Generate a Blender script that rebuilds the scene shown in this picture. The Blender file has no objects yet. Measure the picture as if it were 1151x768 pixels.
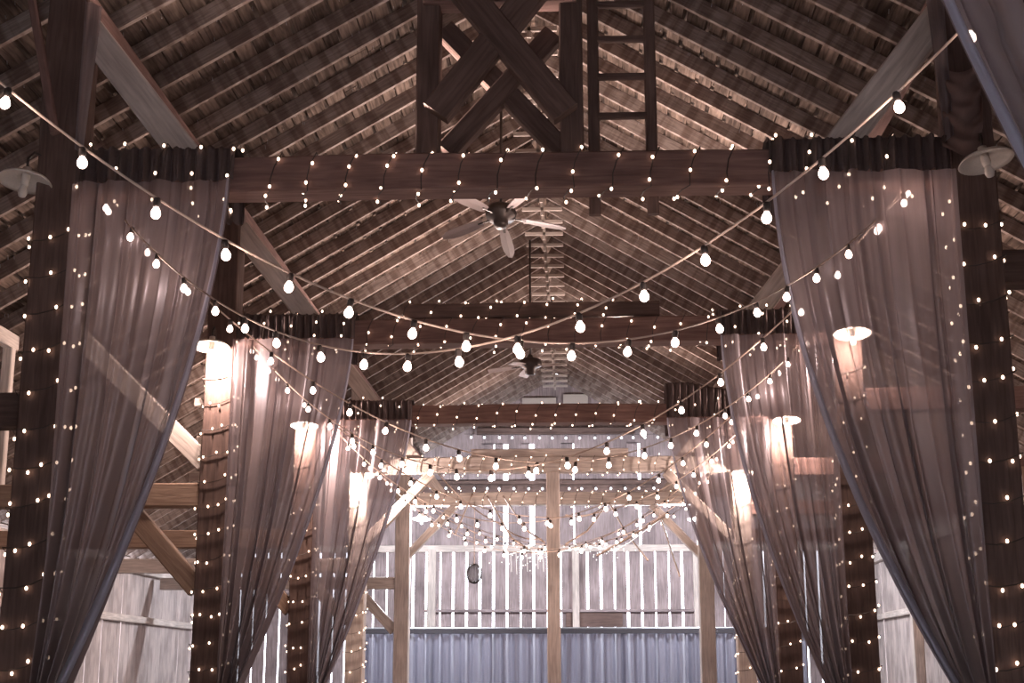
import bpy, math, random
from mathutils import Vector, Matrix
random.seed(7)
SC = bpy.context.scene
COL = SC.collection
R = math.radians

# ------------------------------------------------------------------ camera
CAM = Vector((0.44, 0.0, 1.6)); PITCH = R(13.16); YAW = R(2.52)
cd = bpy.data.cameras.new('camera'); cam = bpy.data.objects.new('camera', cd); COL.objects.link(cam)
cam.location = CAM; cam.rotation_euler = (R(90) + PITCH, 0, YAW)
cd.lens = 50; cd.sensor_width = 36; cd.clip_start = .05; cd.clip_end = 200
SC.camera = cam
FPX = 1151 * 50 / 36
def at(px, py, y):
    """world point on the plane y = const that the photo shows at (px, py)"""
    a = (px - 575.5) / FPX; b = (384 - py) / FPX
    fx = Vector((math.cos(YAW), math.sin(YAW), 0)); f0 = Vector((-math.sin(YAW), math.cos(YAW), 0)); z = Vector((0, 0, 1))
    fw = f0 * math.cos(PITCH) + z * math.sin(PITCH); up = -f0 * math.sin(PITCH) + z * math.cos(PITCH)
    d = fw + fx * a + up * b
    return CAM + d * ((y - CAM.y) / d.y)

# ------------------------------------------------------------------ world, light, exposure
w = bpy.data.worlds.new('sky'); SC.world = w; w.use_nodes = True
bg = w.node_tree.nodes['Background']; bg.inputs[0].default_value = (.86, .88, 1.0, 1); bg.inputs[1].default_value = 7.0
SC.view_settings.view_transform = 'Standard'; SC.view_settings.look = 'None'
SC.view_settings.gamma = 1; SC.view_settings.use_curve_mapping = False
SC.view_settings.exposure = 0.5
SC.cycles.use_denoising = True
SC.cycles.transparent_max_bounces = 24
FESTOON_L, FAIRY_L, LAMP_W, COOL_W, FILL_W = 9, 4.5, 100, 600, 620
WARM = (1, .73, .63)
DOOR_W, DOOR_H = 2.0, 2.4           # unseen doorway behind the camera, sized for the fill light it admits

# ------------------------------------------------------------------ materials
MATS = {}
def wood(name, c0, c1, scale=1.0, rough=.85, stain=.35, bump=.4):
    m = bpy.data.materials.new(name); m.use_nodes = True; nt = m.node_tree; N = nt.nodes; L = nt.links
    b = N['Principled BSDF']; b.inputs['Roughness'].default_value = rough; b.inputs['Specular IOR Level'].default_value = .2
    uv = N.new('ShaderNodeUVMap'); mp = N.new('ShaderNodeMapping'); mp.inputs['Scale'].default_value = (1.2 * scale, 14 * scale, 1)
    n1 = N.new('ShaderNodeTexNoise'); n1.inputs['Scale'].default_value = 2.2; n1.inputs['Detail'].default_value = 8; n1.inputs['Distortion'].default_value = .6
    n2 = N.new('ShaderNodeTexNoise'); n2.inputs['Scale'].default_value = 1.3; n2.inputs['Detail'].default_value = 4
    cr = N.new('ShaderNodeValToRGB'); cr.color_ramp.elements[0].position = .3; cr.color_ramp.elements[1].position = .72
    cr.color_ramp.elements[0].color = (*c0, 1); cr.color_ramp.elements[1].color = (*c1, 1)
    mx = N.new('ShaderNodeMixRGB'); mx.blend_type = 'MULTIPLY'; mx.inputs[0].default_value = stain
    c2 = N.new('ShaderNodeValToRGB'); c2.color_ramp.elements[0].position = .36; c2.color_ramp.elements[1].position = .62; c2.color_ramp.elements[0].color = (.2, .18, .18, 1); c2.color_ramp.elements[1].color = (.95, .93, .92, 1)
    L.new(uv.outputs[0], mp.inputs[0]); L.new(mp.outputs[0], n1.inputs[0]); L.new(uv.outputs[0], n2.inputs[0])
    L.new(n1.outputs[0], cr.inputs[0]); L.new(cr.outputs[0], mx.inputs[1]); L.new(n2.outputs[0], c2.inputs[0]); L.new(c2.outputs[0], mx.inputs[2])
    L.new(mx.outputs[0], b.inputs[0])
    bp = N.new('ShaderNodeBump'); bp.inputs['Strength'].default_value = bump; bp.inputs['Distance'].default_value = .01
    L.new(n1.outputs[0], bp.inputs['Height']); L.new(bp.outputs[0], b.inputs['Normal'])
    MATS[name] = m; return m
def plain(name, c, rough=.6, metal=0.0):
    m = bpy.data.materials.new(name); m.use_nodes = True; nt = m.node_tree
    b = nt.nodes['Principled BSDF']; b.inputs['Roughness'].default_value = rough; b.inputs['Metallic'].default_value = metal
    n = nt.nodes.new('ShaderNodeTexNoise'); n.inputs['Scale'].default_value = 30
    cr = nt.nodes.new('ShaderNodeValToRGB'); cr.color_ramp.elements[0].color = (*[v * .8 for v in c], 1); cr.color_ramp.elements[1].color = (*[min(1, v * 1.1) for v in c], 1)
    nt.links.new(n.outputs[0], cr.inputs[0]); nt.links.new(cr.outputs[0], b.inputs[0])
    MATS[name] = m; return m
def glow(name, c, s, sample=True):
    m = bpy.data.materials.new(name); m.use_nodes = True; nt = m.node_tree; nt.nodes.clear()
    e = nt.nodes.new('ShaderNodeEmission'); e.inputs[0].default_value = (*c, 1); e.inputs[1].default_value = s
    o = nt.nodes.new('ShaderNodeOutputMaterial'); nt.links.new(e.outputs[0], o.inputs[0])
    if not sample: m.cycles.emission_sampling = 'NONE'
    MATS[name] = m; return m
def sheer(name, c, see, trans=.5, tint=(1, 1, 1)):
    m = bpy.data.materials.new(name); m.use_nodes = True; nt = m.node_tree; N = nt.nodes; L = nt.links; N.clear()
    d = N.new('ShaderNodeBsdfDiffuse'); d.inputs[0].default_value = (*c, 1)
    t = N.new('ShaderNodeBsdfTranslucent'); t.inputs[0].default_value = (*c, 1)
    g = N.new('ShaderNodeBsdfGlossy'); g.inputs['Roughness'].default_value = .42; g.inputs[0].default_value = (.8, .82, .95, 1)
    tr = N.new('ShaderNodeBsdfTransparent'); tr.inputs[0].default_value = (*tint, 1)
    a = N.new('ShaderNodeMixShader'); a.inputs[0].default_value = trans
    a2 = N.new('ShaderNodeMixShader'); a2.inputs[0].default_value = .09
    uv = N.new('ShaderNodeUVMap'); mp = N.new('ShaderNodeMapping'); mp.inputs['Scale'].default_value = (26, .8, 1)
    n = N.new('ShaderNodeTexNoise'); n.inputs['Scale'].default_value = 1.5; n.inputs['Detail'].default_value = 3
    mr = N.new('ShaderNodeMapRange'); mr.inputs[1].default_value = .3; mr.inputs[2].default_value = .7
    mr.inputs[3].default_value = see * .35; mr.inputs[4].default_value = min(.95, see * 1.65)
    b = N.new('ShaderNodeMixShader'); o = N.new('ShaderNodeOutputMaterial')
    # the cloth lets less through where it is gathered (v runs down the curtain)
    sp = N.new('ShaderNodeSeparateXYZ'); gm = N.new('ShaderNodeMapRange'); gm.inputs[1].default_value = .2; gm.inputs[2].default_value = 2.3
    gm.inputs[3].default_value = 1.0; gm.inputs[4].default_value = .16; mu = N.new('ShaderNodeMath'); mu.operation = 'MULTIPLY'
    L.new(uv.outputs[0], sp.inputs[0]); L.new(sp.outputs[1], gm.inputs[0]); L.new(mr.outputs[0], mu.inputs[0]); L.new(gm.outputs[0], mu.inputs[1])
    L.new(uv.outputs[0], mp.inputs[0]); L.new(mp.outputs[0], n.inputs[0]); L.new(n.outputs[0], mr.inputs[0]); L.new(mu.outputs[0], b.inputs[0])
    L.new(d.outputs[0], a.inputs[1]); L.new(t.outputs[0], a.inputs[2]); L.new(a.outputs[0], a2.inputs[1]); L.new(g.outputs[0], a2.inputs[2])
    L.new(a2.outputs[0], b.inputs[1]); L.new(tr.outputs[0], b.inputs[2]); L.new(b.outputs[0], o.inputs[0])
    MATS[name] = m; return m
DARK = wood('dark_timber', (.12, .08, .07), (.21, .14, .12), stain=.4)
BEAM = wood('brown_timber', (.17, .10, .09), (.30, .19, .165), stain=.4)
PALE = wood('pale_timber', (.50, .43, .39), (.80, .71, .65))
TAN = wood('tan_timber', (.30, .20, .15), (.46, .33, .25))
RAFT = wood('rafter_timber', (.24, .19, .17), (.46, .38, .34), scale=1.5, stain=.3)
def blotch(m):
    nt = m.node_tree; N = nt.nodes; L = nt.links; b = N['Principled BSDF']; src = b.inputs[0].links[0].from_socket
    uv = N.new('ShaderNodeUVMap'); mp = N.new('ShaderNodeMapping'); mp.inputs['Scale'].default_value = (5.5, .3, 1)
    n = N.new('ShaderNodeTexNoise'); n.inputs['Scale'].default_value = 1.6; n.inputs['Detail'].default_value = 3
    cr = N.new('ShaderNodeValToRGB'); cr.color_ramp.elements[0].position = .42; cr.color_ramp.elements[1].position = .56
    cr.color_ramp.elements[0].color = (.62, .56, .54, 1); cr.color_ramp.elements[1].color = (1, 1, 1, 1)
    mx = N.new('ShaderNodeMixRGB'); mx.blend_type = 'MULTIPLY'; mx.inputs[0].default_value = 1
    L.new(uv.outputs[0], mp.inputs[0]); L.new(mp.outputs[0], n.inputs[0]); L.new(n.outputs[0], cr.inputs[0])
    L.new(src, mx.inputs[1]); L.new(cr.outputs[0], mx.inputs[2]); L.new(mx.outputs[0], b.inputs[0])
blotch(RAFT)
DECK = wood('roof_boards', (.08, .058, .048), (.34, .26, .215), scale=.8, stain=.85)
SIDE = wood('barn_siding', (.44, .37, .35), (.66, .57, .54), stain=.5)
ENDW = wood('end_siding', (.26, .205, .205), (.46, .38, .38), stain=.5)
DIRT = wood('floor_boards', (.10, .08, .07), (.2, .16, .14), stain=.5)
WIRE = plain('dark_wire', (.05, .035, .03)); CORD = plain('pale_cord', (.62, .48, .40)); ENAMEL = plain('white_enamel', (.72, .66, .6), .35)
IRON = plain('bronze_metal', (.07, .055, .05), .45, .6); BLADE = plain('fan_blade', (.42, .35, .34), .5); BLACK = plain('black_cloth', (.035, .03, .035), .9)
PANEL = plain('pale_panel', (.5, .43, .38), .8); STEEL = plain('grey_steel', (.45, .45, .47), .4, .8)
FBULB = glow('festoon_bulb_glow', WARM, FESTOON_L); TINY = glow('fairy_bulb_glow', (1, .70, .52), FAIRY_L, False)
COOL = glow('cool_bulb_glow', (.86, .9, 1), 3); HOT = glow('lamp_bulb_glow', (1, .8, .64), 12)
SHEER = sheer('mauve_voile', (.235, .188, .190), .25, .5)
BACK = sheer('grey_blue_drape', (.27, .27, .33), .03, .6)

# ------------------------------------------------------------------ mesh helper
class MB:
    def __init__(s): s.v = []; s.f = []; s.uv = []
    def add(s, vs, fs, uvs=None):
        o = len(s.v); s.v += [tuple(v) for v in vs]
        for i, f in enumerate(fs):
            s.f.append([o + k for k in f]); s.uv.append(uvs[i] if uvs else [(vs[k][0], vs[k][2]) for k in f])
    def bar(s, p0, p1, a, b, up=(0, 0, 1), ch=.012, jit=0.0, step=.6):
        """squared timber: a across, b along 'up', chamfered edges, optional hewn waviness"""
        p0 = Vector(p0); p1 = Vector(p1); d = p1 - p0; ln = d.length; d.normalize(); up = Vector(up)
        if abs(d.dot(up)) > .95: up = Vector((0, 1, 0))
        sx = d.cross(up).normalized(); sz = sx.cross(d).normalized()
        ch = min(ch, a * .25, b * .25); ha, hb = a / 2, b / 2
        sec = [(-ha + ch, -hb), (ha - ch, -hb), (ha, -hb + ch), (ha, hb - ch), (ha - ch, hb), (-ha + ch, hb), (-ha, hb - ch), (-ha, -hb + ch)]
        per = [0]
        for i in range(8):
            q = sec[(i + 1) % 8]; per.append(per[-1] + math.hypot(q[0] - sec[i][0], q[1] - sec[i][1]))
        n = max(1, int(ln / step)) if jit else 1
        vs = []; u0 = random.uniform(0, 40); v0 = random.uniform(0, 40)
        for k in range(n + 1):
            c = p0 + d * (ln * k / n); jx, jz = random.uniform(-jit, jit), random.uniform(-jit, jit)
            vs += [c + sx * (x * (1 + jx * 3) + jx) + sz * (z * (1 + jz * 3) + jz) for x, z in sec]
        fs = []; uvs = []
        for k in range(n):
            for i in range(8):
                j = (i + 1) % 8; fs.append([k * 8 + i, k * 8 + j, k * 8 + 8 + j, k * 8 + 8 + i])
                ua, ub = u0 + ln * k / n, u0 + ln * (k + 1) / n
                uvs.append([(ua, v0 + per[i]), (ua, v0 + per[i + 1]), (ub, v0 + per[i + 1]), (ub, v0 + per[i])])
        fs.append(list(range(7, -1, -1))); uvs.append([(u0 + sec[i][0], v0 + sec[i][1]) for i in range(7, -1, -1)])
        fs.append([n * 8 + i for i in range(8)]); uvs.append([(u0 + sec[i][0], v0 + sec[i][1]) for i in range(8)])
        s.add(vs, fs, uvs); return s
    def tube(s, pts, r, n=6, caps=True):
        pts = [Vector(p) for p in pts]; vs = []; m = len(pts); prev = None
        for k, p in enumerate(pts):
            t = (pts[min(k + 1, m - 1)] - pts[max(k - 1, 0)]).normalized()
            if prev is None:
                a = t.cross(Vector((0, 0, 1)))
                if a.length < .05: a = t.cross(Vector((1, 0, 0)))
            else: a = prev - t * prev.dot(t)
            a.normalize(); prev = a; b = t.cross(a); rr = r[k] if isinstance(r, (list, tuple)) else r
            vs += [p + (a * math.cos(6.2832 * i / n) + b * math.sin(6.2832 * i / n)) * rr for i in range(n)]
        fs = [[k * n + i, k * n + (i + 1) % n, k * n + n + (i + 1) % n, k * n + n + i] for k in range(m - 1) for i in range(n)]
        if caps: fs += [list(range(n - 1, -1, -1)), [(m - 1) * n + i for i in range(n)]]
        s.add(vs, fs); return s
    def lathe(s, c, prof, n=20, axis=None):
        """prof: (radius, height) pairs"""
        c = Vector(c); M = Matrix.Identity(3) if axis is None else axis; vs = []
        for r, h in prof: vs += [c + M @ Vector((r * math.cos(6.2832 * i / n), r * math.sin(6.2832 * i / n), h)) for i in range(n)]
        fs = [[k * n + i, k * n + (i + 1) % n, k * n + n + (i + 1) % n, k * n + n + i] for k in range(len(prof) - 1) for i in range(n)]
        s.add(vs, fs); return s
    def grid(s, P, uvf=None):
        nu, nv = len(P[0]), len(P); vs = [p for row in P for p in row]; fs = []; uvs = []
        for j in range(nv - 1):
            for i in range(nu - 1):
                fs.append([j * nu + i, j * nu + i + 1, (j + 1) * nu + i + 1, (j + 1) * nu + i])
                uvs.append([(a / (nu - 1), b / (nv - 1) * 4) for a, b in ((i, j), (i + 1, j), (i + 1, j + 1), (i, j + 1))])
        s.add(vs, fs, uvs); return s
    def mesh(s, name, mat, smooth=False):
        me = bpy.data.meshes.new(name); me.from_pydata(s.v, [], s.f); me.update()
        ul = me.uv_layers.new(name='UVMap'); flat = [c for f in s.uv for uv in f for c in uv]; ul.data.foreach_set('uv', flat)
        me.materials.append(mat)
        if smooth: me.polygons.foreach_set('use_smooth', [True] * len(me.polygons))
        return me
    def build(s, name, mat, parent=None, smooth=False):
        return link(name, s.mesh(name, mat, smooth), parent)
def link(name, me, parent=None, world=None):
    o = bpy.data.objects.new(name, me); COL.objects.link(o)
    if parent:
        o.parent = parent; o.matrix_parent_inverse = Matrix.Translation(-parent_loc(parent))
    if world is not None: o.location = world
    return o
def parent_loc(p):
    v = Vector(p.location)
    return v if p.parent is None else v
def thing(name, label, cat, loc=(0, 0, 0), group=None, kind=None):
    o = bpy.data.objects.new(name, None); COL.objects.link(o); o.location = loc; o.empty_display_size = .1
    return tag(o, label, cat, group, kind)
def tag(o, label=None, cat=None, group=None, kind=None):
    if label: o['label'] = label
    if cat: o['category'] = cat
    if group: o['group'] = group
    if kind: o['kind'] = kind
    return o
def sub(name, me, part, loc=None):
    """a sub-part: child of a part whose own frame is the world frame (or sits at its location)"""
    o = bpy.data.objects.new(name, me); COL.objects.link(o); o.parent = part
    if loc is not None: o.location = loc
    return o

# ------------------------------------------------------------------ setting
RIDGE, SLOPE = 8.57, .59
XL, XR = -8.2, 7.3
Y0, Y1 = -2.0, 33.95
FR = [4.8, 9.65, 14.5, 19.35, 24.2, 29.05]
PX = 3.25
def roofz(x): return RIDGE - SLOPE * abs(x)

def boards_wall(name, along, y_or_x, a0, a1, bw, gap, ztop, holes=(), mat=SIDE, th=.03, zfun=None, gapf=None):
    """vertical boards with real gaps; along='x' (end wall) or 'y' (side wall)"""
    m = MB(); a = a0; k = 0
    while a < a1 - .02:
        g = gapf(a, k) if gapf else gap
        e = min(a + bw - g, a1); c = (a + e) / 2; zt = zfun(c) if zfun else ztop
        off = random.uniform(-.004, .004)
        segs = [(0, zt)]
        for (h0, h1, z0, z1) in holes:
            if h0 < c < h1:
                ns = []
                for s0, s1 in segs:
                    if z0 > s0: ns.append((s0, min(z0, s1)))
                    if z1 < s1: ns.append((max(z1, s0), s1))
                segs = ns
        for s0, s1 in segs:
            if s1 - s0 < .03: continue
            if along == 'x': m.bar((c, y_or_x + off, s0), (c, y_or_x + off, s1), e - a, th, up=(0, 1, 0), ch=.003)
            else: m.bar((y_or_x + off, c, s0), (y_or_x + off, c, s1), th, e - a, up=(0, 1, 0), ch=.003)
        a += bw; k += 1
    return m
def setting(): pass
fl = MB(); n = 0
x = XL
while x < XR:
    fl.bar((x + .15, Y0, -.03), (x + .15, Y1, -.03), .295, .06, ch=.004); x += .3
tag(fl.build('floor', DIRT), kind='structure')

# end wall: lower slats let daylight through, upper gable is nearly closed
def end_gap(a, k): return 0.0
ew = MB()
bw = .317; xs0 = XL; k = 0
ZR1, ZR2 = 4.47, 3.04
xa = -3.05 - bw * 17
wide_gap = {at(px, 500, Y1).x: wd for px, wd in ((557, .03), (571, .11), (598, .12), (640, .03), (726, .06))}
while xa < XR:
    xb = xa + bw
    if xb > XL:
        c = (xa + xb) / 2; zt = roofz(c) + .16
        inn = -7.2 < c < 3.4 or 4.4 < c < 6
        g = random.choice((.035, .045, .055, .06)) if inn else random.choice((0.004, .01, .03, .004))
        up_g = -.006
        for gx, gw in wide_gap.items():
            if abs(gx - (c + bw / 2)) < bw / 2: up_g = gw
        for (s0, s1, gg) in ((0, ZR1, g), (ZR1, zt, up_g)):
            gu = gg
            if s0 > 0 and up_g > 0:
                ew.bar((c, Y1, 7.0), (c, Y1, zt), bw + .006, .03, up=(0, 1, 0), ch=.003); s1 = 7.02
            ew.bar((c - gu / 2, Y1, s0), (c - gu / 2, Y1, s1), bw - gu, .03, up=(0, 1, 0), ch=.003)
    xa = xb
END = tag(link('wall_end', ew.mesh('wall_end', ENDW)), kind='structure')
for z, h, x0, x1, mt in ((ZR1 + .02, .16, XL, XR, PALE), (ZR2, .07, -3.1, PX, ENDW), (5.9, .42, XL + .3, XR - .3, DARK), (7.3, .16, -1.9, 1.9, DARK)):
    tag(MB().bar((x0, Y1 - .08, z), (x1, Y1 - .08, z), .1, h).build('girt', mt, END))
for x, wd, zt in ((-2.95, .2, ZR1), (0.45, .16, ZR1), (3.3, .2, ZR1), (-6, .2, 5), (5.6, .2, 5.2)):
    MB().bar((x, Y1 - .1, 0), (x, Y1 - .1, zt), wd, .12, up=(0, 1, 0)).build('wall_post', PALE, END)
# the boards nailed across below the slats, right of the centre post
m = MB(); p = at(700, 705, Y1 - .06); q = at(636, 687, Y1 - .06)
m.bar((q.x, Y1 - .05, (p.z + q.z) / 2), (p.x, Y1 - .05, (p.z + q.z) / 2), .03, abs(q.z - p.z)); m.build('patch_board', DARK, END)
for (ax, ay, bx, by) in ((587, 447, 625, 460), (633, 443, 661, 460)):
    p = at(ax, ay, Y1 - .1); q = at(bx, by, Y1 - .1)
    MB().bar((p.x, Y1 - .07, (p.z + q.z) / 2), (q.x, Y1 - .07, (p.z + q.z) / 2), .04, p.z - q.z).build('hatch_panel', PANEL, END)

# side walls
for nm, X, s in (('wall_left', XL, -1), ('wall_right', XR, 1)):
    zt = roofz(X) - .02
    def gf(a, k): return .03 if (20.6 < a < 24.5 and k % 2 == 0) or random.random() < .1 else .003
    m = boards_wall(nm, 'y', X, Y0, Y1, .27, 0, zt, gapf=gf)
    W = tag(link(nm, m.mesh(nm, SIDE)), kind='structure')
    xi = X - s * .08
    MB().bar((xi, Y0, zt - .1), (xi, Y1, zt - .1), .14, .2).build('wall_plate', PALE, W)
    zr = 2.63 if s < 0 else 2.84
    MB().bar((xi, Y0, zr), (xi, Y1, zr), .12, .13).build('rail', PALE, W)
    for y in (FR[1:3] if s < 0 else FR[1:]): MB().bar((xi - s * .03, y, 0), (xi - s * .03, y, zt), .2, .2, up=(0, 1, 0)).build('wall_post', PALE, W)
    if s < 0:
        for ya, yb in ((17.6, 18.6), (21.6, 22.6)):
            MB().bar((xi - .0, ya, 2.75), (xi + .02, yb, 3.55), .08, .12).build('brace', DARK, W)
# front wall behind the camera, with an unseen doorway put in for fill light
m = boards_wall('wall_front', 'x', Y0, XL, XR, .3, .004, 8, holes=((-DOOR_W / 2, DOOR_W / 2, 0, DOOR_H),), mat=SIDE, zfun=lambda c: roofz(c) + .14)
tag(link('wall_front', m.mesh('wall_front', ENDW)), kind='structure')

# roof: decking boards, with each rafter a part of its slope
TAN_ = SLOPE; LN = math.sqrt(1 + SLOPE ** 2)
raf_y = [Y0 + .3 + .61 * i for i in range(int((Y1 - Y0 - .4) / .61) + 1)]
for nm, s, X in (('ceiling_left', -1, XL), ('ceiling_right', 1, XR)):
    m = MB(); t = .02; L_ = abs(X) * LN + .35
    nrm = Vector((s * SLOPE, 0, 1)).normalized(); dn = Vector((s, 0, -SLOPE)).normalized()
    while t < L_:
        wd = random.choice((.14, .17, .2, .12)); y = Y0 - .1
        c = Vector((0, 0, RIDGE)) + dn * (t + wd / 2) + nrm * (.165 + random.uniform(0, .006))
        while y < Y1 + .1:
            ye = min(Y1 + .15, y + random.uniform(3, 5)); o = nrm * random.uniform(0, .006)
            m.bar(c + o + Vector((0, y, 0)), c + o + Vector((0, ye - .01, 0)), wd, .02, up=nrm, ch=.002); y = ye
        t += wd + random.choice((.012, .03, .045))
    C_ = tag(link(nm, m.mesh(nm, DECK)), kind='structure')
    c0 = Vector((0, 0, RIDGE)) + dn * (-.1) + nrm * .2; c1 = Vector((0, 0, RIDGE)) + dn * (L_ + .3) + nrm * .2
    mm = MB(); cc = (c0 + c1) / 2
    mm.bar(cc + Vector((0, Y0 - .2, 0)), cc + Vector((0, Y1 + .2, 0)), (c1 - c0).length, .015, up=nrm); mm.build('shingles', DECK, C_)
    for y in raf_y:
        j = random.uniform(-.015, .015)
        p0 = Vector((s * .02, y + j, RIDGE)) + nrm * .075; p1 = p0 + dn * (abs(X) * LN - .05)
        MB().bar(p0, p1, .05, .15, up=nrm, ch=.003, jit=.004, step=1.2).build('rafter', RAFT, C_)
    # plate the rafters bear on above the posts
    MB().bar((s * PX, Y0, roofz(PX) - .1), (s * PX, Y1 - .03, roofz(PX) - .1), .16, .17).build('purlin', BEAM, C_)
    nl = MB()
    for i in range(1300):
        xx = random.uniform(.3, 6.5); yy = random.uniform(7, 30); h = roofz(xx) + .165
        nl.bar((s * xx, yy, h), (s * (xx - .006), yy, h - random.uniform(.02, .045)), .006, .006, ch=.001)
    tag(nl.build('roofing_nail', STEEL, C_), kind='stuff')
    if s < 0:
        MB().bar((0, Y0 - .2, RIDGE + .245), (0, Y1 + .2, RIDGE + .245), .5, .1).build('ridge_cap', DECK, C_)
        for y in raf_y:
            g = MB().bar((-.3, y, RIDGE - .2), (.3, y, RIDGE - .2), .03, .06); g.bar((0, y, RIDGE + .05), (0, y, RIDGE - .3), .05, .03, up=(0, 1, 0)); g.build('collar_tie', PALE, C_)

# ------------------------------------------------------------------ timber frames
ORD = ['', 'nearest draped', 'second draped', 'third draped', 'pale fourth', 'pale fifth']
def frame(i, d, dark, label):
    T = thing('timber_frame', label, 'timber frame', (0, d, 0), 'timber frames across the barn')
    pm = DARK if dark else PALE; bm = BEAM if dark else PALE
    PX = 3.06 if i == 5 else 3.25
    for s in (-1, 1):
        MB().bar((s * PX, d, 0), (s * PX, d, roofz(PX) - .19), .3, .3, up=(0, 1, 0), jit=.006 if dark else .003).build('post', pm if i != 2 or s > 0 else pm, T)
        if i == 0: continue
        # long pale strut from the tie beam up and out to the post head
        MB().bar((s * 2.27, d, 5.16), (s * 3.12, d, 6.25), .2, .22, up=(0, 0, 1)).build('strut', PALE, T)
        ti = 3.39 if s < 0 else 4.33; xw = (XL + .2) if s < 0 else XR - .2
        tm = TAN if i in (2, 3) and s < 0 else (DARK if i == 1 else BEAM if s > 0 else PALE)
        MB().bar((s * (PX + .13), d, ti), (xw, d, ti), .2, .24, jit=.004).build('aisle_tie', tm, T)
        if s < 0 and i > 1: MB().bar((s * (PX + .15), d, ti - .95), (s * (PX + .95), d, ti - .08), .14, .2).build('aisle_brace', TAN if i == 2 else tm, T)
        xe = 5.2
        if i == 2 and s < 0: MB().bar((s * (PX + .13), d + .0, 3.72 if s < 0 else 4.5), (s * xe, d, roofz(xe) - .03), .14, .2).build('outer_strut', PALE, T)
    MB().bar((-PX - .05, d, 5.08), (PX + .05, d, 5.08), .27, .26, jit=.007).build('tie_beam', bm, T)
    return T
F = []
F.append(frame(0, FR[0], True, 'dark timber frame nearest the doorway, its beam above the camera'))
F.append(frame(1, FR[1], True, 'nearest dark timber frame carrying the crossed braces above its light-wrapped beam'))
F.append(frame(2, FR[2], True, 'second dark timber frame with a doubled beam where the bulb strings cross'))
F.append(frame(3, FR[3], True, 'third dark timber frame below the small far ceiling fan'))
F.append(frame(4, FR[4], False, 'pale timber frame with a post standing under the middle of its beam'))
F.append(frame(5, FR[5], False, 'farthest pale timber frame just before the grey curtain'))
# frame 1: crossed braces and queen posts
d = FR[1]; T = F[1]
for px in (481, 643):
    b = at(px, 172, d)
    MB().bar((b.x, d, 5.2), (b.x, d, roofz(b.x) + .02), .17, .2, up=(0, 1, 0), jit=.004).build('queen_post', DARK, T)
def pxbar(p, q, a, b, dd, nm, mt, par, up=(0, 1, 0)):
    A = at(*p, dd); B = at(*q, dd); return MB().bar(A, B, a, b, up=up, jit=.003).build(nm, mt, par)
pxbar((490, 128), (640, -60), .21, .12, d - .17, 'cross_brace', DARK, T)
pxbar((636, 128), (497, -40), .21, .12, d - .19, 'cross_brace', DARK, T)
pxbar((502, 172), (622, 40), .16, .12, d + .16, 'cross_brace', DARK, T)
pxbar((634, 172), (500, 35), .16, .12, d + .18, 'cross_brace', DARK, T)
a = at(478, 2, d); b = at(648, 2, d)
MB().bar((a.x, d - .05, a.z), (b.x, d - .05, a.z), .2, .16).build('collar_beam', BEAM, T)
pxbar((62, 150), (31, -30), .06, .06, d - .19, 'brace', BEAM, T)
# frame 2: second layer on the beam
d = FR[2]
a = at(455, 356, d); b = at(741, 356, d)
MB().bar((a.x, d, 5.31), (b.x, d, 5.31), .2, .16, jit=.005).build('beam_cap', DARK, F[2])
for py, l in ((412, .16), (449, .24), (492, .20), (533, .26)):
    z = at(235, py, d).z
    MB().bar((-3.43 - l + .1, d + .17, z), (-3.0, d + .17, z), .04, .09).build('cleat', PALE, F[2])
# frame 4: centre post, cap and braces
d = FR[4]
MB().bar((at(622, 600, d).x, d, 0), (at(622, 600, d).x, d, 4.96), .22, .22, up=(0, 1, 0), jit=.004).build('centre_post', PALE, F[4])
a = at(530, 510, d); b = at(706, 510, d)
MB().bar((a.x, d, 5.28), (b.x, d, 5.28), .2, .15).build('beam_cap', PALE, F[4])
for i in (4, 5):
    for s in (-1, 1):
        MB().bar((s * (PX - .1), FR[i], 3.75), (s * (PX - 1.25), FR[i], 4.95), .16, .18, up=(0, 1, 0)).build('knee_brace', PALE, F[i])
# frame 2, left aisle: slim pale post and rail seen past the nearest post
T2 = F[2]
MB().bar((-5.55, 14.5, 3.5), (-5.55, 14.5, 5.1), .11, .1, up=(0, 1, 0)).build('aisle_stud', PALE, T2)
MB().bar((-5.55, 14.6, 5.05), (-5.55, 10.5, 5.05), .12, .16).build('aisle_rail', PALE, T2)
# right aisle panel on frame 3
p = at(1137, 545, 19.1); q = at(1175, 715, 19.1)
mm = MB()
for k in range(3): mm.bar((p.x + .17 * k + .08, 19.17, q.z), (p.x + .17 * k + .08, 19.17, 4.3), .16, .03, up=(0, 1, 0))
mm.build('panel', TAN, F[3])
# loft ladder resting behind beam 1
d = FR[1] + .22
lad = thing('ladder', 'wooden ladder standing upright behind the nearest beam, right of the crossed braces', 'ladder', (1.1, d, 4.7))
zb = at(667, 242, d).z
la = at(667, 100, d).x; lb = at(731, 100, d).x
zt = roofz(lb) + .05
for x in (la, lb): MB().bar((x, d, zb), (x, d, zt), .085, .06, up=(0, 1, 0)).build('rail', DARK, lad)
for py in (218, 175, 131, 87, 45, 6, -35):
    z = at(700, py, d).z
    if z < zt: MB().bar((la + .03, d - .01, z), (lb - .03, d - .01, z), .05, .05).build('rung', BEAM if py == 218 else DARK, lad)

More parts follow.
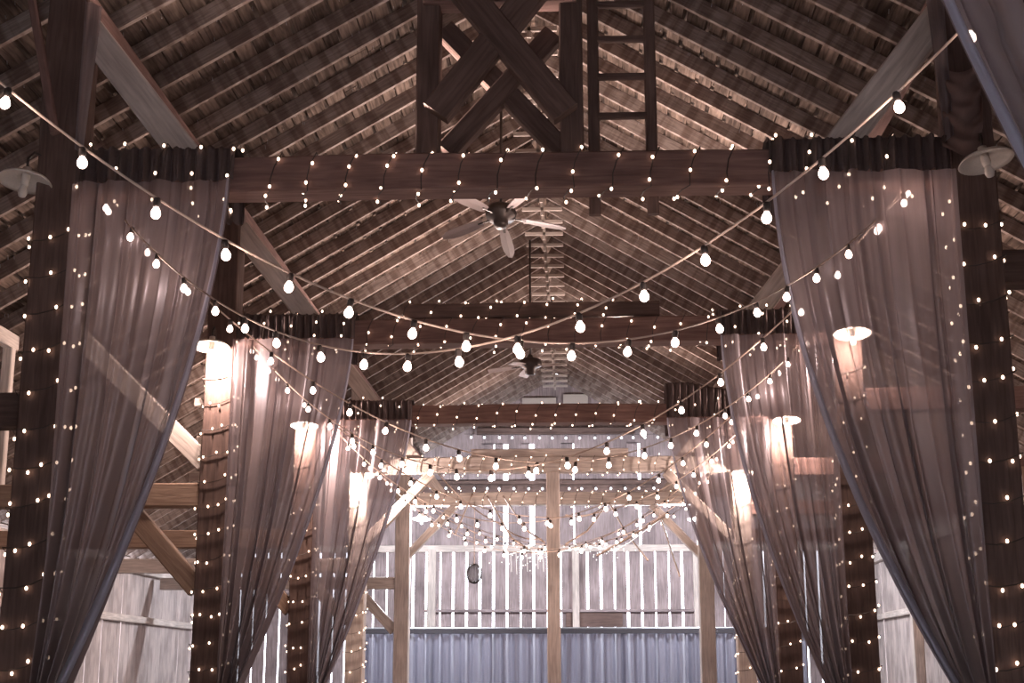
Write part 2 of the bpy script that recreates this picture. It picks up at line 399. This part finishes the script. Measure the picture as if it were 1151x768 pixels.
# ------------------------------------------------------------------ curtains
def curtain(i, s, xo, xi, ztop, label, bulge=1.0, header=.0, zt=1.3):
    d = FR[i]; nu, nv = 240, 50; ph = random.uniform(0, 6); nf = random.uniform(8.5, 10.5)
    rnd = [(random.uniform(.5, 1.3), random.uniform(0, 6.28), random.uniform(.6, 1.5)) for _ in range(5)]
    C = thing('voile_curtain', label, 'curtain', (s * (abs(xo) + abs(xi)) / 2, d - .2, 0), 'voile curtains tied back to the posts')
    def wfun(z):
        t = (ztop - z) / (ztop - zt)
        if t <= 1: return 1 - .87 * (t ** bulge)
        return .13 + .2 * min(1, (t - 1) * 3)
    rows = []
    zs = [ztop - (ztop - .03) * j / (nv - 1) for j in range(nv)]
    K = [(random.uniform(4.0, 5.0), random.uniform(0, 6.28), 1.0), (random.uniform(7, 9), random.uniform(0, 6.28), .6), (random.uniform(13, 16), random.uniform(0, 6.28), .35), (random.uniform(24, 28), random.uniform(0, 6.28), .16)]
    def warp(u): return u + .035 * math.sin(6.283 * 1.3 * u + ph) + .02 * math.sin(6.283 * 3.1 * u + 2 * ph)
    def fold(u, wv, z):
        amp = .035 + .075 * (1 - wv); f = 0
        for q, p0, a in K: f += a * math.sin(6.283 * q * warp(u) + p0 + .25 * math.sin(1.1 * z + p0))
        return amp * f
    def side(u, wv, z):
        f = 0
        for q, p0, a in K[:3]: f += a / q * math.cos(6.283 * q * warp(u) + p0 + .6 + .25 * math.sin(1.1 * z + p0))
        return .16 * f * (xi - xo) * wv * (1.2 if wv < .8 else .8)
    for z in zs:
        wv = wfun(z); row = []
        for k in range(nu + 1):
            u = k / nu
            uu = u + .012 * math.sin(6.283 * nf * u * 1.3 + ph) * (1 if 0 < k < nu else 0)
            x = xo + (xi - xo) * uu * wv
            x += side(u, wv, z) * (min(1, u * 8) * min(1, (1 - u) * 8))
            row.append(Vector((s * x, d - .26 + fold(u, wv, z) * (1 if fold(u, wv, z) < 0 else .5) - .03 * (1 - wv), z)))
        rows.append(row)
    MB().grid(rows).build('panel', SHEER, C, True)
    hm = []  # strip along the inner edge, coloured as if catching daylight
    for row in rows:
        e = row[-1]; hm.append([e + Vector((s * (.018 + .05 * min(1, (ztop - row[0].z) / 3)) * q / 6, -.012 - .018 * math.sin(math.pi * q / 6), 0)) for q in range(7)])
    MB().grid(hm).build('daylit_hem', DAYLIT_HEM, C, True)
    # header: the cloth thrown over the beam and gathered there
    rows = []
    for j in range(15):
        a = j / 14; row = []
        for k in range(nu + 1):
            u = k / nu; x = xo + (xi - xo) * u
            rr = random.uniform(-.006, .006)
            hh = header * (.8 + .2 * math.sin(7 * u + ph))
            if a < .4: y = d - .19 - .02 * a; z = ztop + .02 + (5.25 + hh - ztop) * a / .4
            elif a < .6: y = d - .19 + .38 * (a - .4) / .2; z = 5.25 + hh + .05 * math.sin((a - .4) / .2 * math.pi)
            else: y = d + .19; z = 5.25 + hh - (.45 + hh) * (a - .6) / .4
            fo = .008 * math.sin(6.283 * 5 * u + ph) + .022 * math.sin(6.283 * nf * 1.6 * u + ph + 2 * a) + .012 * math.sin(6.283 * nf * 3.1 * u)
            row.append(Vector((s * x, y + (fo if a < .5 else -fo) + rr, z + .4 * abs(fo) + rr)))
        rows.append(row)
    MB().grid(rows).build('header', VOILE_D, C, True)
    # tie-back band around the gathered waist
    x0, x1 = s * (xo + .02), s * (xo + (xi - xo) * .15)
    cx, hw = (x0 + x1) / 2, abs(x1 - x0) / 2 + .03
    pts = [(cx + hw * math.cos(a), d - .26 + .12 * math.sin(a), 1.28 + .03 * math.cos(a * s)) for a in [6.2832 * t / 20 for t in range(21)]]
    MB().tube(pts, .018, 8, False).build('tieback', BLACK, C, True)
    return C
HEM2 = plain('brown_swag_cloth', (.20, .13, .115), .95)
DAYLIT_HEM = sheer('daylit_hem_voile', (.42, .41, .49), .02, .5)  # paler and bluer than the curtain: daylight highlight put into the colour
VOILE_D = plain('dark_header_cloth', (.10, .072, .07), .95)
curtain(0, 1, 3.08, 1.46, 4.98, 'pale voile curtain cut by the top right corner of the picture', 1.4)
curtain(1, -1, 3.08, 1.95, 4.98, 'large mauve voile curtain swept aside at the left of the nearest beam', 1.65)
curtain(1, 1, 3.08, 1.82, 4.98, 'large mauve voile curtain swept aside at the right of the nearest beam', 1.9)
curtain(2, -1, 3.08, 1.83, 4.98, 'mauve voile curtain at the left end of the second beam, beside the brightly lit post', 1.5)
curtain(2, 1, 3.08, 1.95, 4.98, 'mauve voile curtain at the right end of the second beam', 1.7)
curtain(3, -1, 3.08, 1.78, 4.98, 'mauve voile curtain at the left end of the third beam', 1.35)
curtain(3, 1, 3.08, 1.70, 4.98, 'mauve voile curtain at the right end of the third beam, cloth heaped high on top', 1.5, header=.22)
# narrow cloth tails on the inner faces of the nearest posts, above the beam
for s, lb in ((-1, 'narrow pale cloth tail hanging down the nearest left post above the beam'), (1, 'narrow pale cloth tail hanging down the nearest right post above the beam')):
    rows = []
    for j in range(26):
        t = j / 25; z = 6.35 - 1.15 * t; row = []
        for k in range(13):
            u = k / 12; row.append(Vector((s * (3.10 - .13 * (1 - .5 * t) * (1 - u) - .0), FR[1] - .23 + .012 * math.sin(u * 9), z + .05 * u)))
        rows.append(row)
    tag(MB().grid(rows).build('cloth_tail', SHEER, None, True), lb, 'cloth')
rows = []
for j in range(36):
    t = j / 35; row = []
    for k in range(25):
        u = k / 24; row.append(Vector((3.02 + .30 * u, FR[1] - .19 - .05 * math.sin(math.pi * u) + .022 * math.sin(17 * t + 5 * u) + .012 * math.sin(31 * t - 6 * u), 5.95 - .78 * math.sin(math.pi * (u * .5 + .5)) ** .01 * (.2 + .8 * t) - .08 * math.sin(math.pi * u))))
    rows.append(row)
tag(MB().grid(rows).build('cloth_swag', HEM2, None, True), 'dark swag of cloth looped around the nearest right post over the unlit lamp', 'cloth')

# ------------------------------------------------------------------ grey curtain wall in front of the end wall
YB = 31.5
zb_top = at(620, 709, YB).z
xl, xr = at(408, 720, YB).x, at(905, 720, YB).x
cuts = [xl, at(486, 720, YB).x, at(556, 720, YB).x, at(630, 720, YB).x, at(700, 720, YB).x, at(775, 720, YB).x, xr]
blb = ['leftmost grey curtain panel of the far curtain wall, behind the left pale post', 'second grey curtain panel from the left of the far curtain wall', 'grey curtain panel just left of the central pale post',
       'grey curtain panel just right of the central pale post', 'fifth grey curtain panel from the left of the far curtain wall', 'rightmost grey curtain panel of the far curtain wall']
for q in range(6):
    a, b = cuts[q], cuts[q + 1]; rows = []; ph = random.uniform(0, 6); n = int((b - a) * 34)
    for j in range(8):
        z = zb_top - (zb_top - .02) * j / 7; row = []
        for k in range(n + 1):
            x = a + (b - a) * k / n
            row.append(Vector((x, YB + .045 * math.sin(x * 24 + ph) + .03 * math.sin(x * 53 + 2 * ph) + .004 * j, z)))
        rows.append(row)
    tag(MB().grid(rows).build('backdrop_curtain', BACK, None, True), blb[q], 'curtain', 'grey curtain wall at the far end')
rod = thing('curtain_rod', 'long black rod and band along the top of the far grey curtain wall', 'curtain rod', (0, YB, zb_top))
MB().bar((xl, YB - .09, zb_top - .02), (xr, YB - .09, zb_top - .02), .02, .1).build('band', BLACK, rod)
MB().tube([(xl, YB - .02, zb_top + .05), (xr, YB - .02, zb_top + .05)], .02, 8).build('rod', STEEL, rod)
for x in cuts: MB().tube([(x, YB + .11, 0), (x, YB + .11, zb_top + .04), (x, YB - .02, zb_top + .06)], .02, 8).build('upright', STEEL, rod)

# ------------------------------------------------------------------ bulb strings
def pear(r, n=10):
    prof = [(.001, -1.25 * r), (.45 * r, -1.14 * r), (.85 * r, -.75 * r), (r, -.2 * r), (.9 * r, .3 * r), (.6 * r, .8 * r), (.42 * r, 1.15 * r)]
    return MB().lathe((0, 0, 0), prof, n).mesh('bulb', FBULB, True)
ME_B = pear(.0235); ME_S = MB().lathe((0, 0, 0), [(.001, .07), (.014, .07), (.017, .06), (.017, .033), (.012, .03)], 8).mesh('socket', WIRE, True)
BULB_LIGHT = bpy.data.lights.new('bulb_light', 'POINT'); BULB_LIGHT.energy = 2.6; BULB_LIGHT.color = WARM; BULB_LIGHT.shadow_soft_size = .03
def festoon(p0, p1, sag, label, group, n=None, y_lo=None, mesh=ME_B, mat=CORD, spacing=.385, t0=0.02, t1=.99, drop=.07, rcord=.006):
    p0 = Vector(p0); p1 = Vector(p1)
    P = lambda t: p0 + (p1 - p0) * t + Vector((0, 0, -4 * sag * t * (1 - t)))
    S = thing('string_lights', label, 'string lights', P(.5), group)
    MB().tube([P(k / 60) for k in range(61)], rcord, 6).build('cord', mat, S)
    # arc-length placement
    tt = [k / 400 for k in range(401)]; acc = [0]
    for k in range(400): acc.append(acc[-1] + (P(tt[k + 1]) - P(tt[k])).length)
    x = acc[-1] * t0 + random.uniform(0, .1); k = 0; out = []
    while x < acc[-1] * t1:
        while acc[k] < x: k += 1
        out.append(P(tt[k])); x += spacing * random.uniform(.86, 1.14)
    for p in out:
        b = link('bulb', mesh, S); b.location = p - Vector((0, 0, drop)) ; b.rotation_euler = (random.uniform(-.15, .15), random.uniform(-.15, .15), 0)
        so = sub('socket', ME_S, b)
    if mesh is ME_B:
        for p in out[1::3]:
            ld = BULB_LIGHT; lo = bpy.data.objects.new('bulb_light', ld); COL.objects.link(lo); lo.parent = S; lo.matrix_parent_inverse = Matrix.Translation(-S.location); lo.location = p - Vector((0, 0, drop + .07))
    return S
G = 'bulb strings crossing the aisle between the beams'
names = ['front', 'second', 'third', 'fourth', 'fifth']
for k in range(5):
    ya, yb = FR[k] - .05, FR[k + 1] + (.05 if k < 2 else 0)
    sg = 1.8 - .04 * k if k < 4 else 1.2
    n = ['in the pair nearest the camera', 'between first and second draped beams', 'between second and third draped beams',
         'between third and pale fourth beams', 'beyond the pale fourth beam'][k]
    festoon((-3.08, ya, 5.12), (3.0, yb + (.1 if k == 0 else 0), 5.15), sg, 'bulb string from near left to far right, %s' % n, G)
    festoon((3.0, ya, 5.2), (-3.08, yb, 5.15), sg + .1, 'bulb string from near right to far left, %s' % n, G)
# cool strings high on the end wall
ME_C = MB().lathe((0, 0, 0), [(.001, -.03), (.022, -.02), (.03, 0), (.02, .025), (.008, .04)], 8).mesh('bulb', COOL, True)
for py, x0, x1, lb in ((549, 478, 745, 'cool white bulb string along the dark band on the end wall'), (492, 522, 742, 'cool white bulb string highest on the end wall gable')):
    a = at(x0, py - 4, 33.7); b = at(x1, py - 4, 33.7)
    festoon(a, b, .02, lb, 'cool white bulb strings on the end wall', mesh=ME_C, mat=WIRE, spacing=.32, drop=.08)

# ------------------------------------------------------------------ fairy lights wound around posts and beams
ico = MB().lathe((0, 0, 0), [(.001, -.014), (.008, -.01), (.0108, 0), (.008, .01), (.001, .014)], 6)
ME_T = ico.mesh('mini_bulb', TINY, True)
def wound(c0, c1, ha, hb, pitch, spacing, label, group, vert, head=None, limit=98):
    """wire wound round a squared timber from c0 to c1; ha, hb half sizes (x/z then y)"""
    c0 = Vector(c0); c1 = Vector(c1); ln = (c1 - c0).length; dr = (c1 - c0) / ln
    ex = Vector((1, 0, 0)) if vert else Vector((0, 0, 1)); ey = Vector((0, 1, 0))
    e = .014; cs = [(-ha - e, -hb - e), (ha + e, -hb - e), (ha + e, hb + e), (-ha - e, hb + e)]
    per = 4 * (ha + hb) + 8 * e; turns = int(ln / pitch); pts = []
    w_ = random.uniform(-.04, .04)
    for t in range(turns):
        pj = random.uniform(-.05, .05)
        for q in range(4):
            a = cs[q]; b = cs[(q + 1) % 4]
            for f in (0.0, .33, .66):
                hx = abs((c0 + dr * min(ln, (t + (q + f) / 4) * pitch)).x)
                gk = .085 if (not vert and head and hx > head) else 0
                a_ = (a[0] + (b[0] - a[0]) * f, a[1] + (b[1] - a[1]) * f); a_ = (a_[0] + math.copysign(gk, a_[0]) * .6, a_[1] + math.copysign(gk, a_[1]))
                h = (t + (q + f) / 4) * pitch + (.5 * pj * math.sin(math.pi * (q + f) / 4)) - .03 * math.sin(math.pi * f)
                pts.append(c0 + dr * min(ln, max(0, h)) + ex * a_[0] + ey * a_[1])
    S = thing('fairy_lights', label, 'fairy lights', c0, group)
    MB().tube(pts, .0045, 4).build('wire', WIRE, S)
    acc = 0; nxt = .05; bl = []
    for k in range(len(pts) - 1):
        a, b = pts[k], pts[k + 1]; L = (b - a).length
        while nxt < acc + L:
            p = a + (b - a) * ((nxt - acc) / L); bl.append(p); nxt += spacing * random.uniform(.55, 1.45)
        acc += L
    bl = [p + Vector((random.uniform(-.012, .012), -.012 if p.y < c0.y else .012, random.uniform(-.03, .03))) for p in bl]
    bl.sort(key=lambda p: p.y + random.uniform(0, .2 * hb))
    for p in bl[:limit]:
        o = link('mini_bulb', ME_T, S); o.location = p
    if bl[limit:]:
        r = MB()
        for p in bl[limit:]: r.lathe(p, [(.001, -.014), (.008, -.01), (.0108, 0), (.008, .01), (.001, .014)], 6)
        tag(r.build('mini_bulb', TINY, S), kind='stuff')
    return S
GP = 'fairy lights wound around the posts'; GB = 'fairy lights wound around the beams'
od = {1: 'nearest', 2: 'second', 3: 'third', 4: 'pale fourth', 5: 'farthest pale'}
for i in (1, 2, 3, 4):
    for s in (-1, 1):
        top = 5.0 if i != 2 or s > 0 else 4.98
        wound((s * PX, FR[i], 1.35), (s * PX, FR[i], top), .15, .15, .27 if i < 3 else .3, .165, 'warm fairy lights wound around the %s %s post' % (od[i], 'left' if s < 0 else 'right'), GP, True)
for i in (1, 2, 3, 4, 5):
    wound((-PX + .2, FR[i], 5.08), (PX - .2, FR[i], 5.08), .13, .135, .27, .19, 'warm fairy lights wound along the %s beam from post to post' % od[i], GB, False, head=1.8 if i < 4 else None)
a = at(455, 356, FR[2]); b = at(741, 356, FR[2])
wound((a.x, FR[2], 5.31), (b.x, FR[2], 5.31), .085, .105, .3, .15, 'warm fairy lights wound along the short cap on top of the second beam', GB, False)

# ------------------------------------------------------------------ barn lamps on the posts
def lamp(pos, post, tilt, on, label, watts=None, cool=False):
    pos = Vector(pos); T = thing('barn_lamp', label, 'lamp', pos, 'enamel barn lamps on the posts')
    M = Matrix.Rotation(tilt, 3, 'Y') @ Matrix.Rotation(R(-8), 3, 'X')
    pr = [(.001, .10), (.03, .10), (.032, .07), (.05, .05), (.11, .035), (.17, .012), (.19, -.012), (.186, -.016), (.165, .004), (.10, .024), (.045, .035), (.03, .05), (.001, .052)]
    MB().lathe(pos, pr, 28, M).build('shade', ENAMEL, T, True)
    MB().lathe(pos, [(.001, .05), (.03, .05), (.032, -.02), (.026, -.045), (.001, -.045)], 14, M).build('socket', ENAMEL, T, True)
    ap = M @ Vector((0, 0, .1)) + pos; pv = Vector(post)
    MB().tube([ap, ap + Vector((0, 0, .07)), ap.lerp(pv, .35) + Vector((0, 0, .12)), ap.lerp(pv, .75) + Vector((0, 0, .10)), pv + Vector((0, 0, .02))], .011, 8).build('gooseneck', IRON, T, True)
    MB().lathe(pos, [(.018, -.045), (.03, -.075), (.034, -.10), (.025, -.125), (.001, -.135)], 12, M).build('bulb', (COOL if cool else HOT) if on else ENAMEL, T, True)
    if on:
        ld = bpy.data.lights.new('lamp_light', 'POINT'); ld.energy = watts; ld.color = (.85, .9, 1) if cool else (1, .75, .65); ld.shadow_soft_size = .04
        lo = link('lamp_light', ld, T); lo.location = pos + M @ Vector((0, 0, -.19))
    return T
p = at(28, 203, FR[1] - .22); lamp(p, (-3.35, FR[1] - .12, p.z + .12), R(3), False, 'unlit white enamel lamp on the nearest left post')
p = at(1108, 180, FR[1] - .36); lamp(p, (3.3, FR[1] - .14, p.z + .1), R(-9), False, 'unlit white enamel lamp on the nearest right post')
p = at(238, 389, FR[2] - .36); lamp(p, (-3.3, FR[2] - .15, p.z + .1), 0, True, 'lit enamel lamp glaring on the second left post', LAMP_W)
p = at(958, 374, FR[2] - .36); lamp(p, (3.3, FR[2] - .15, p.z + .1), 0, True, 'lit enamel lamp on the second right post, glowing through the nearest curtain', LAMP_W)
p = at(342, 478, FR[3] - .36); lamp(p, (-3.3, FR[3] - .15, p.z + .1), 0, True, 'lit enamel lamp on the third left post behind the curtain', LAMP_W * 2.6)
p = at(884, 472, FR[3] - .36); lamp(p, (3.3, FR[3] - .15, p.z + .1), 0, True, 'lit enamel lamp on the third right post behind the curtain', LAMP_W * 2.6)
p = at(408, 534, FR[4] - .36); lamp(p, (-3.3, FR[4] - .15, p.z + .1), 0, True, 'lit enamel lamp on the pale fourth left post behind the curtain', LAMP_W * 3)
p = at(835, 531, FR[4] - .36); lamp(p, (3.3, FR[4] - .15, p.z + .1), 0, True, 'lit enamel lamp on the pale fourth right post behind the curtain', LAMP_W * 3)
p = at(474, 583, FR[5] + .7); lamp(p, (-3.0, FR[5] + .15, p.z + .1), 0, True, 'cool white lit lamp beside the farthest left pale post', COOL_W, True)
p = at(783, 583, FR[5] + .7); lamp(p, (3.0, FR[5] + .15, p.z + .1), 0, True, 'cool white lit lamp beside the farthest right pale post, behind the curtain', COOL_W, True)

def flood(x, i, label, watts):  # unseen fill lamps, added behind the beams to brighten the roof
    d = FR[i]; pos = Vector((x, d + .22, 5.10)); T = thing('added_fill_lamp', label, 'lamp', pos, 'added fill lamps hidden behind the beams')
    aim = Vector((0, -.55, 1)).normalized(); sx = Vector((1, 0, 0))
    MB().bar(pos - aim * .05, pos + aim * .03, .22, .14, up=sx.cross(aim)).build('housing', IRON, T)
    MB().bar((x, d + .13, 5.02), (x, d + .2, 5.06), .04, .02).build('bracket', IRON, T)
    ld = bpy.data.lights.new('added_fill_light', 'SPOT'); ld.energy = watts; ld.color = (1, .78, .69); ld.shadow_soft_size = .08; ld.spot_size = R(150); ld.spot_blend = .6
    lo = link('added_fill_light', ld, T); lo.location = pos + aim * .1; lo.rotation_euler = aim.to_track_quat('-Z', 'Y').to_euler()
flood(-.9, 1, 'added fill lamp hidden behind the nearest beam, left of its middle', FILL_W * .5)
flood(.9, 2, 'added fill lamp hidden behind the second beam', FILL_W)
flood(-.9, 3, 'added fill lamp hidden behind the third beam', FILL_W)
flood(.9, 4, 'added fill lamp hidden behind the pale fourth beam', FILL_W)
flood(-.9, 5, 'added fill lamp hidden behind the farthest pale beam', FILL_W * .7)

# ------------------------------------------------------------------ ceiling fans
def fan(hub, R_, label, az0, tilt):
    hub = Vector(hub); T = thing('ceiling_fan', label, 'ceiling fan', hub)
    M = Matrix.Rotation(tilt, 3, 'X')
    top = RIDGE - .1
    MB().tube([(hub.x, hub.y, hub.z + .1), (hub.x, hub.y, roofz(hub.x) - .0)], .016, 8).build('downrod', IRON, T, True)
    MB().lathe(hub, [(.001, .17), (.035, .17), (.05, .13), (.09, .12), (.17, .09), (.185, .03), (.17, -.02), (.09, -.05), (.085, -.12), (.07, -.15), (.001, -.155)], 24, M).build('motor', IRON, T, True)
    for k in range(5):
        az = az0 + k * 2 * math.pi / 5; B = M @ Matrix.Rotation(az, 3, 'Z') @ Matrix.Rotation(R(6), 3, 'Y') @ Matrix.Rotation(R(14), 3, 'X')
        m = MB(); P = []
        outl = [(.24, .045), (.3, .06), (.42, .07), (.58, .076), (.68, .066), (R_, .025)]
        up_ = []; 
        for x, h in outl: P.append([hub + B @ Vector((x, -h, .004)), hub + B @ Vector((x, 0, .008)), hub + B @ Vector((x, h, .004))])
        Q = [[p - B @ Vector((0, 0, .01)) for p in r_] for r_ in P]
        m.grid(P); m.grid(Q)
        for r_, q_ in zip(P, Q): pass
        edge = [r_[0] for r_ in P] + [P[-1][1]] + [r_[2] for r_ in reversed(P)] + [P[0][1]]; eq = [r_[0] for r_ in Q] + [Q[-1][1]] + [r_[2] for r_ in reversed(Q)] + [Q[0][1]]
        m.add(edge + eq, [[i, (i + 1) % len(edge), len(edge) + (i + 1) % len(edge), len(edge) + i] for i in range(len(edge))])
        bl = m.build('blade', BLADE, T)
        ir = MB().bar(hub + B @ Vector((.14, 0, -.01)), hub + B @ Vector((.30, 0, -.004)), .03, .012).build('blade_iron', IRON, T)
    return T
fan(at(563, 243, 15.9), .78, 'dark ceiling fan with grey blades hanging behind the nearest beam', R(12), R(-16))
fan(at(596, 411, 22.0), .52, 'small far ceiling fan with dark motor below the second beam', R(30), R(2))

# ------------------------------------------------------------------ cords and tiny clusters between the far frames
def cord(pts, r, label, sagn=0.0, mat=CORD):
    P = [Vector(p) for p in pts]; out = []
    for k in range(len(P) - 1):
        for t in range(10):
            f = t / 10; out.append(P[k].lerp(P[k + 1], f) - Vector((0, 0, sagn * 4 * f * (1 - f))))
    out.append(P[-1])
    return tag(MB().tube(out, r, 6).build('slack_rope', mat, None, True), label.replace(' cord', ' rope'), 'rope', 'pale ropes slung under the farthest beam')
y5 = FR[5] - .15
cord([at(531, 556, y5), at(512, 600, 27.5)], .018, 'pale cord slanting down left from the farthest beam')
cord([at(548, 558, y5), at(575, 605, 26.5), at(600, 622, 25.2)], .018, 'pale cord slanting down right, left of the central post')
cord([at(566, 558, y5), at(590, 595, 26.5), at(612, 610, 24.5)], .018, 'pale cord nearest the left side of the central post')
cord([at(683, 566, y5), at(660, 597, 27), at(636, 612, 24.5)], .018, 'pale cord slanting down left to the central post from the right beam')
cord([at(685, 566, y5), at(704, 600, 27.5), at(728, 630, 25.5)], .018, 'pale cord slanting down right below the right half of the farthest beam')
cord([at(737, 566, y5), at(750, 605, 27.5), at(764, 648, 25.5)], .018, 'pale cord dropping beside the third right curtain')
cord([at(752, 577, 24.6), at(706, 605, 24.8), at(671, 625, 25)], .022, 'thick pale cord running down left from the third right curtain')
cord([at(493, 533, FR[4]+.1), at(560, 588, 26), at(608, 606, 24.4)], .012, 'thin pale cord sagging from the left of the pale fourth beam to the central post', .1)
cord([at(636, 579, 24.4), at(684, 566, y5)], .014, 'pale cord rising from the central post to the right beam', .12)
tn = MB()
def tinies(cx, cy, sx, sy, n, Y):
    for _ in range(n):
        p = at(random.gauss(cx, sx), random.gauss(cy, sy), Y + random.uniform(-.5, .5))
        tn.lathe(p, [(.001, -.013), (.009, -.008), (.011, 0), (.009, .009), (.001, .013)], 5)
tinies(585, 628, 12, 6, 34, 25.3); tinies(608, 622, 8, 5, 18, 25); tinies(665, 617, 18, 4, 26, 25); tinies(690, 620, 12, 5, 22, 25.2)
for k in range(9):
    x = 568 + k * 6; tn.tube([at(x, 622, 25.3), at(x + 1, 640 + 3 * (k % 3), 25.3)], .003, 4)
tn.tube([at(567, 625, 25.3), at(590, 619, 25.2), at(615, 622, 24.6), at(632, 620, 24.6), at(660, 614, 25), at(690, 619, 25.1), at(706, 611, 25.2), at(740, 586, 25.6), at(752, 577, 25.6)], .006, 5)
tag(tn.build('fairy_light_tangle', glow('cool_tiny_glow', (1, .93, .88), 1.3, False)), 'loose tangle of tiny white lights around the central pale post', 'fairy lights', kind='stuff')
# dark wicker lantern
p = at(533, 645, 27.6)
T = thing('hanging_lantern', 'small dark round lantern on a long cord left of the central post', 'lantern', p)
MB().tube([p + Vector((0, 0, .17)), Vector((p.x, p.y, at(533, 569, 27.6).z)), Vector((at(533,560,FR[5]-.1).x, FR[5] - .12, 5.0))], .008, 6).build('cord', CORD, T)
mm = MB()
for k in range(10):
    a = k * math.pi / 10
    mm.tube([p + Vector((.15 * math.sin(t) * math.cos(a), .15 * math.sin(t) * math.sin(a), .19 * math.cos(t))) for t in [6.2832 * q / 24 for q in range(25)]], .006, 5)
mm.build('cage', IRON, T); MB().lathe(p, [(.02, -.19), (.05, -.17), (.02, -.15)], 10).build('base', IRON, T)
